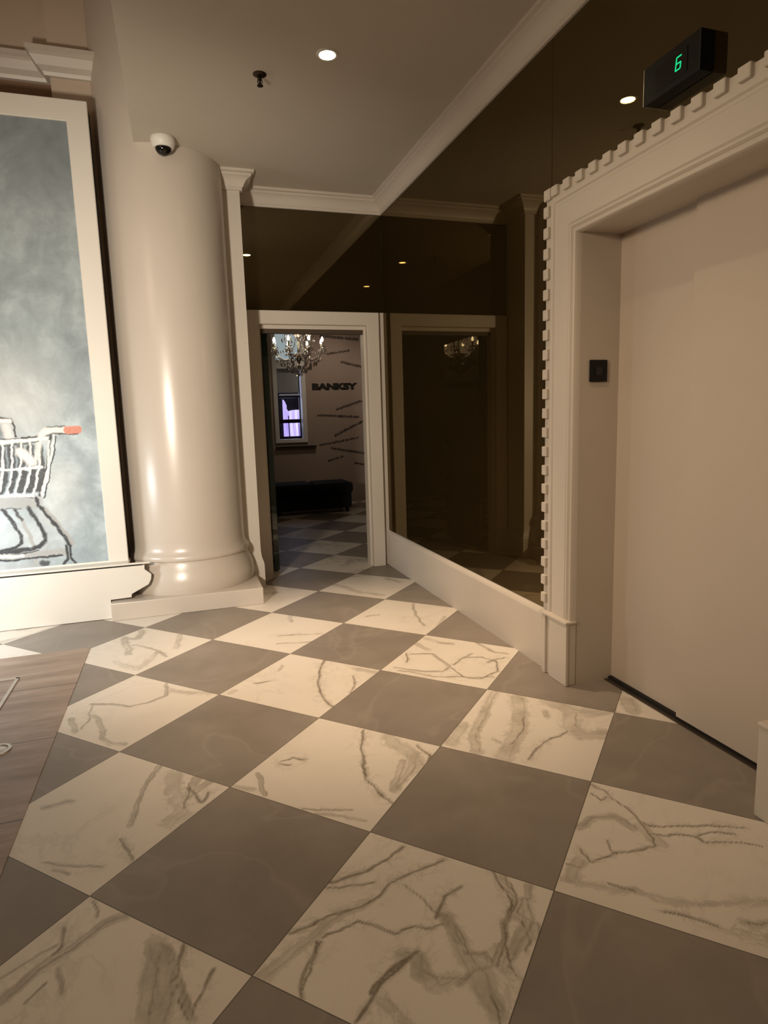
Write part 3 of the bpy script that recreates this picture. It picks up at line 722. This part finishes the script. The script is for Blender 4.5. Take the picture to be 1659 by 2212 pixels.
# ---------------------------------------------------------------- room beyond the doorway
YF = 8.3
WX0, WX1, WZ0, WZ1 = 1.86, 2.27, 1.05, 2.78
bm = new(); box(bm, (-2.2, YF, 0), (WX0, YF + .3, 3.3)); box(bm, (WX1, YF, 0), (4.6, YF + .3, 3.3)); box(bm, (WX0, YF, 0), (WX1, YF + .3, WZ0)); box(bm, (WX0, YF, WZ1), (WX1, YF + .3, 3.3))
struct('wall_far', bm, M['backwall'])
struct('wall_back_room_left', box(new(), (-2.3, YB - .1, 0), (-2.2, YF + .3, 3.3)), M['backwall'])
struct('wall_back_room_right', box(new(), (4.6, YB, 0), (4.7, YF + .3, 3.3)), M['backwall'])
struct('ceiling', box(new(), (-2.3, YB - .1, 3.3), (4.7, YF + .3, 3.4)), M['ceil'])
w = thing('window_1', (2.06, YF, WZ0), 'tall sash window with grey blind in the far wall of the back room', 'window', kind='structure')
bm = new()
for a, b in (((WX0 - .055, WZ0 - .05), (WX0 + .012, WZ1 + .06)), ((WX1 - .012, WZ0 - .05), (WX1 + .055, WZ1 + .06)), ((WX0 + .012, WZ1 - .01), (WX1 - .012, WZ1 + .06)), ((WX0 + .012, WZ0 - .05), (WX1 - .012, WZ0 + .01))):
    box(bm, (a[0], YF - .03, a[1]), (b[0], YF + .12, b[1]), .003, 1)
box(bm, (WX0 + .012, YF - .02, 2.17), (WX1 - .012, YF + .11, 2.30), .003, 1)
obj_from('window_frame', bm, M['winframe'], w)
obj_from('window_sill', box(new(), (1.80, YF - .07, .928), (2.46, YF - .001, .945), .003), M['ink'], w)
bm = new()
for z0, z1 in ((1.06, 1.10), (1.315, 1.375), (1.72, 1.75)): box(bm, (WX0 + .05, YF + .14, z0), (WX1 - .012, YF + .17, z1))
for x0 in (WX0 + .012, ): box(bm, (x0, YF + .135, 1.06), (x0 + .042, YF + .175, 2.17))
box(bm, (WX1 - .03, YF + .135, 1.06), (WX1 - .012, YF + .175, 2.17))
obj_from('sash', bm, M['black'], w)
obj_from('glass_pane', box(new(), (WX0 + .05, YF + .150, 1.07), (WX1 - .03, YF + .154, 2.17)), M['pane'], w)
obj_from('roller_blind', box(new(), (WX0 + .02, YF + .06, 1.80), (WX1 - .04, YF + .064, 2.17)), M['blind'], w)
obj_from('blind_bar', box(new(), (WX0 + .05, YF + .055, 1.755), (WX1 - .03, YF + .075, 1.775), .003), M['winframe'], w)
obj_from('upper_pane', box(new(), (WX0 + .012, YF + .10, 2.30), (WX1 - .012, YF + .105, WZ1 - .01)), M['pale'], w)
tt = thing('festival_tent', (2.3, 10.3, 0), 'lilac lit tent fabric seen outside through the window', 'tent')
prism_pts = [(2.26, 0), (3.4, 0), (3.4, 1.60), (2.75, 1.57), (2.587, 1.559), (2.50, 1.557), (2.436, 1.553), (2.371, 1.535), (2.336, 1.573), (2.338, 1.644), (2.308, 1.716), (2.285, 1.75), (2.266, 1.756), (2.262, 1.591)]
obj_from('fabric', prism(new(), prism_pts, 1, 10.30, 10.32), M['tent'], tt)
bm = new(); tube(bm, [(2.36, 10.27, 0), (2.36, 10.27, 1.45)], .010, 6); tube(bm, [(1.4, 10.27, .98), (3.4, 10.27, .98)], .010, 6); tube(bm, [(2.55, 10.27, 0), (2.55, 10.27, 1.3)], .006, 6); obj_from('poles', bm, M['blind'], tt)
tag(struct('wall_street', box(new(), (-1, 11.6, -.2), (6, 11.8, 6)), M['night']))
struct('ground_street', box(new(), (-1, 8.6, -.2), (6, 11.6, -.02)), M['night'])

# bench
b = thing('bench', (2.2, 7.27, 0), 'long low black upholstered bench against the far room wall', 'bench')
obj_from('base', box(new(), (1.56, 7.04, .06), (2.70, 7.58, .30), .03, 3), M['fabric'], b)
obj_from('seat_cushion', box(new(), (1.55, 7.00, .28), (2.14, 7.60, .445), .05, 4), M['fabric'], b, smooth=True)
obj_from('seat_cushion', box(new(), (2.15, 7.00, .28), (2.72, 7.60, .440), .05, 4), M['fabric'], b, smooth=True)
for x in (1.62, 2.63):
    for y in (7.08, 7.52): obj_from('leg', lathe(new(), [(0, 0), (.02, 0), (.03, .07), (0, .07)], (x, y, 0), 16), M['black'], b)

# lettering on the far wall
def text_mesh(name, s, x0, x1, z0, h, mat, rot=0.0, bold=0.0, shear=0.0):
    cu = bpy.data.curves.new(name, 'FONT'); cu.body = s; cu.extrude = .0015; cu.offset = bold; cu.size = 1.0; cu.shear = shear; cu.resolution_u = 3
    o = bpy.data.objects.new(name, cu); COL.objects.link(o)
    dg = bpy.context.evaluated_depsgraph_get(); me = bpy.data.meshes.new_from_object(o.evaluated_get(dg))
    bpy.data.objects.remove(o); bpy.data.curves.remove(cu)
    n = len(me.vertices); co = np.empty(n * 3); me.vertices.foreach_get('co', co); co = co.reshape(-1, 3)
    mn = co.min(0); mx = co.max(0); q = (co - mn) / np.maximum(mx - mn, 1e-6)
    L = math.hypot(x1[0] - x0[0], x1[1] - x0[1]) if isinstance(x0, tuple) else x1 - x0
    a = math.atan2(x1[1] - x0[1], x1[0] - x0[0]) if isinstance(x0, tuple) else 0.0
    ox, oz = x0 if isinstance(x0, tuple) else (x0, z0)
    lx = q[:, 0] * L; lz = q[:, 1] * h
    out = np.stack([ox + lx * math.cos(a) - lz * math.sin(a), YF - .0035 + q[:, 2] * .003, oz + lx * math.sin(a) + lz * math.cos(a)], 1)
    me.vertices.foreach_set('co', out.ravel()); me.update(); me.materials.clear(); me.materials.append(mat)
    o = bpy.data.objects.new(name, me); COL.objects.link(o); return o
tag(text_mesh('wall_lettering', 'BANKSY', 2.435, 3.195, 1.826, .112, M['ink'], bold=.075), 'bold black word on the far wall right of the window', 'lettering')
# rows of small handwriting too blurred to read: broken ink strokes
def scrawl(p0, p1, h, label, dens, seed):
    r = random.Random(seed); bm = new(); L = math.hypot(p1[0] - p0[0], p1[1] - p0[1]); a = math.atan2(p1[1] - p0[1], p1[0] - p0[0])
    f = lambda s, z: (p0[0] + s * math.cos(a) - z * math.sin(a), p0[1] + s * math.sin(a) + z * math.cos(a))
    s = 0.0
    while s < L - .01:
        wl = r.uniform(.06, .14); e = min(s + wl, L)
        while s < e - .006:
            ww = r.uniform(.008, .016); z0 = r.uniform(0, .25) * h; z1 = r.uniform(.65, 1.0) * h
            q = [f(s, z0), f(s + ww * .9, z0), f(s + ww * .9 + .006, z1), f(s + .006, z1)]
            prism(bm, q, 1, YF - .002, YF - .0005); s += ww + r.uniform(.001, .006)
        s = e + r.uniform(.005, .010) / dens
    return tag(obj_from('wall_writing', bm, M['fadedink']), label, 'wall writing', 'slanted lines of writing on the far wall')
scrawl((2.825, 1.485), (3.33, 1.64), 0.053, 'line of small writing rising to the right, next below the bold word', 1.6, 1)
scrawl((2.498, 1.405), (3.20, 1.356), 0.050, 'nearly level line of small writing falling slightly, mid wall', 1.4, 2)
scrawl((2.784, 1.058), (3.32, 1.308), 0.056, 'steepest line of small writing rising to the right', 1.6, 3)
scrawl((2.514, .918), (3.186, 1.02), 0.046, 'line of small writing rising from the end of the window sill', .9, 4)
scrawl((2.705, .865), (3.32, .746), 0.046, 'line of small writing falling to the right below sill level', 1.1, 5)
scrawl((2.649, .655), (2.912, .725), 0.043, 'short faint rising line of writing low above the bench', .8, 6)
scrawl((3.091, .61), (3.25, .571), 0.043, 'short faint falling line of writing lowest beside the door casing', .8, 7)
scrawl((2.593, 2.655), (3.229, 2.603), 0.056, 'topmost line of small writing beside the chandelier', .9, 8)
scrawl((2.702, 2.375), (3.082, 2.433), 0.046, 'faint line of writing second from the top of the far wall', .8, 9)
scrawl((2.919, 2.25), (3.307, 2.16), 0.056, 'falling line of writing just above the bold word', .9, 10)

# chandelier
CHX, CHY, CHZ = 1.85, 6.2, 2.185
ch = thing('chandelier', (CHX, CHY, CHZ), 'crystal candle chandelier with lit bulbs hanging in the back room', 'chandelier')
bm = new(); lathe(bm, [(0, -.20), (.02, -.19), (.03, -.15), (.012, -.12), (.04, -.06), (.045, -.03), (.015, .0), (.012, .20), (.05, .24), (.04, .30), (.012, .33), (.010, .9), (.05, 1.10), (.06, 1.14), (0, 1.14)], (CHX, CHY, CHZ), 20); obj_from('stem', bm, M['chrome'], ch, smooth=True)
bm = new(); lathe(bm, [(.02, -.05), (.10, -.035), (.13, -.01), (.10, -.02), (.02, -.03)], (CHX, CHY, CHZ), 24); obj_from('bowl', bm, M['crystal'], ch, smooth=True)
rc = random.Random(3)
def drop(bm, p, r, l):
    n = 6; top = bm.verts.new((p[0], p[1], p[2])); bot = bm.verts.new((p[0], p[1], p[2] - l))
    ring = [bm.verts.new((p[0] + r * math.cos(2 * PI * k / n), p[1] + r * math.sin(2 * PI * k / n), p[2] - l * .62)) for k in range(n)]
    for k in range(n): bm.faces.new((top, ring[k], ring[(k + 1) % n])); bm.faces.new((bot, ring[(k + 1) % n], ring[k]))
NA = 8; cry = new()
for k in range(NA):
    a = 2 * PI * (k + .3) / NA; ca, sa = math.cos(a), math.sin(a)
    q = lambda r, z: (CHX + r * ca, CHY + r * sa, CHZ + z)
    bm = new(); tube(bm, [q(.03, .0), q(.10, -.07), q(.19, -.085), q(.27, -.05), q(.315, .02), q(.32, .05)], .009, 8)
    lathe(bm, [(0, .05), (.04, .052), (.048, .066), (.03, .060), (0, .058)], (CHX + .32 * ca, CHY + .32 * sa, CHZ), 16)
    arm = obj_from('arm', bm, M['crystal'], ch, smooth=True)
    bm = new(); lathe(bm, [(0, .06), (.011, .06), (.011, .125), (0, .125)], (CHX + .32 * ca, CHY + .32 * sa, CHZ), 12); obj_from('candle', bm, M['cam'], arm, smooth=True)
    bm = new(); lathe(bm, [(0, .125), (.013, .135), (.017, .150), (.011, .172), (0, .190)], (CHX + .32 * ca, CHY + .32 * sa, CHZ), 12); obj_from('bulb', bm, M['bulb'], arm, smooth=True)
    bm = cry
    for m in range(6): drop(bm, (CHX + .32 * ca + .042 * math.cos(m * PI / 3), CHY + .32 * sa + .042 * math.sin(m * PI / 3), CHZ + .05), .009, .055)
    for m in range(9):
        f_ = m / 8.0; r_ = .30 * (1 - f_) + .05 * f_; drop(bm, (CHX + r_ * ca, CHY + r_ * sa, CHZ + .045 + .20 * f_ ** 1.6 - .05 * math.sin(PI * f_)), .010, .034)
    for m in range(8):
        f_ = m / 7.0; drop(bm, (CHX + (.29 - .23 * f_) * ca + rc.uniform(-.02, .02), CHY + (.29 - .23 * f_) * sa + rc.uniform(-.02, .02), CHZ - .06 - .13 * f_), .011, .05)
bm = cry
for R_, z_, n_ in ((.20, .20, 14), (.16, .26, 12), (.11, .32, 9), (.22, -.10, 18), (.15, -.15, 14), (.09, -.19, 9), (.03, -.22, 4)):
    for k in range(n_):
        a = 2 * PI * k / n_; drop(bm, (CHX + R_ * math.cos(a), CHY + R_ * math.sin(a), CHZ + z_), .013, .065)
o = obj_from('crystal_drops', bm, M['crystal'], ch); o['kind'] = 'stuff'

# ---------------------------------------------------------------- lights
def spot(name, loc, tgt, w, col, size, blend, rad=.03):
    l = bpy.data.lights.new(name, 'SPOT'); l.energy = w; l.color = col; l.spot_size = math.radians(size); l.spot_blend = blend; l.shadow_soft_size = rad
    o = bpy.data.objects.new(name, l); COL.objects.link(o); o.location = loc
    o.rotation_euler = (Vector(tgt) - Vector(loc)).to_track_quat('-Z', 'Y').to_euler(); return o
def area(name, loc, tgt, w, col, sx, sy):
    l = bpy.data.lights.new(name, 'AREA'); l.shape = 'RECTANGLE'; l.size = sx; l.size_y = sy; l.energy = w; l.color = col
    o = bpy.data.objects.new(name, l); COL.objects.link(o); o.location = loc
    o.rotation_euler = (Vector(tgt) - Vector(loc)).to_track_quat('-Z', 'Y').to_euler(); return o
def point(name, loc, w, col, rad=.05):
    l = bpy.data.lights.new(name, 'POINT'); l.energy = w; l.color = col; l.shadow_soft_size = rad
    o = bpy.data.objects.new(name, l); COL.objects.link(o); o.location = loc; return o
WARM = (1.0, .74, .50)
spot('downlight_beam', (1.21, 1.59, H - .02), (1.21, 1.59, 0), 350, WARM, 62, 1.0)
spot('downlight_beam', (1.25, .20, H - .02), (1.25, .20, 0), 85, WARM, 90, 1.0)
spot('key_lamp', (-.78, -.34, 1.5), (.05, 3.0, 1.45), 430, (1.0, .88, .73), 92, 1.0, .14)
area('ledge_lamp', (-1.55, 2.2, .8), (-.9, 2.8, .35), 17, (.90, .96, 1.0), .5, .3)
spot('door_fill', (-1.6, -.7, 2.5), (2.2, .65, 1.3), 210, (1.0, .78, .56), 60, 1.0, .2)
point('room_glow', (-1.6, .4, 2.9), 26, (1.0, .78, .55), .3)
point('chandelier_glow', (CHX, CHY, CHZ + .18), 4, (1.0, .78, .58), .25)
spot('far_wall_fill', (2.75, 6.9, 3.2), (2.75, 8.3, 1.7), 38, (1.0, .80, .62), 70, 1.0)  # added fill spot without a fitting, brightens the far wall
area('street_glow', (2.06, YF + .32, 1.9), (2.0, YF - 2, 1.9), 3, (.70, .74, 1.0), .3, 1.3)

w = bpy.data.worlds.new('dim_interior'); SC.world = w; w.use_nodes = True
w.node_tree.nodes['Background'].inputs[0].default_value = (.9, .72, .5, 1); w.node_tree.nodes['Background'].inputs[1].default_value = .012

# ---------------------------------------------------------------- camera
cam = bpy.data.cameras.new('camera'); co = bpy.data.objects.new('camera', cam); COL.objects.link(co); SC.camera = co
Rw = ((0.9506506091536, -0.3088435300119419, -0.02964950733035021), (-0.07359980424094456, -0.1316438469138345, -0.9885610585007558), (0.30140751173632885, 0.9419583703847967, -0.1478781266103516))
m = Matrix.Identity(4)
for r in range(3):
    m[r][0] = Rw[0][r]; m[r][1] = -Rw[1][r]; m[r][2] = -Rw[2][r]
m[0][3], m[1][3], m[2][3] = 0.34600462143110033, -1.8337160453126147, 1.3479280374965104
co.matrix_world = m
cam.sensor_width = 36.0; cam.sensor_fit = 'AUTO'; cam.lens = 1354.3371566861263 / 2212 * 36.0; cam.clip_start = .02
SC.view_settings.view_transform = 'Standard'; SC.view_settings.look = 'None'; SC.view_settings.exposure = 0.0
try: SC.cycles.use_denoising = True; SC.cycles.max_bounces = 10; SC.cycles.glossy_bounces = 6; SC.cycles.sample_clamp_indirect = 4.0
except Exception: pass
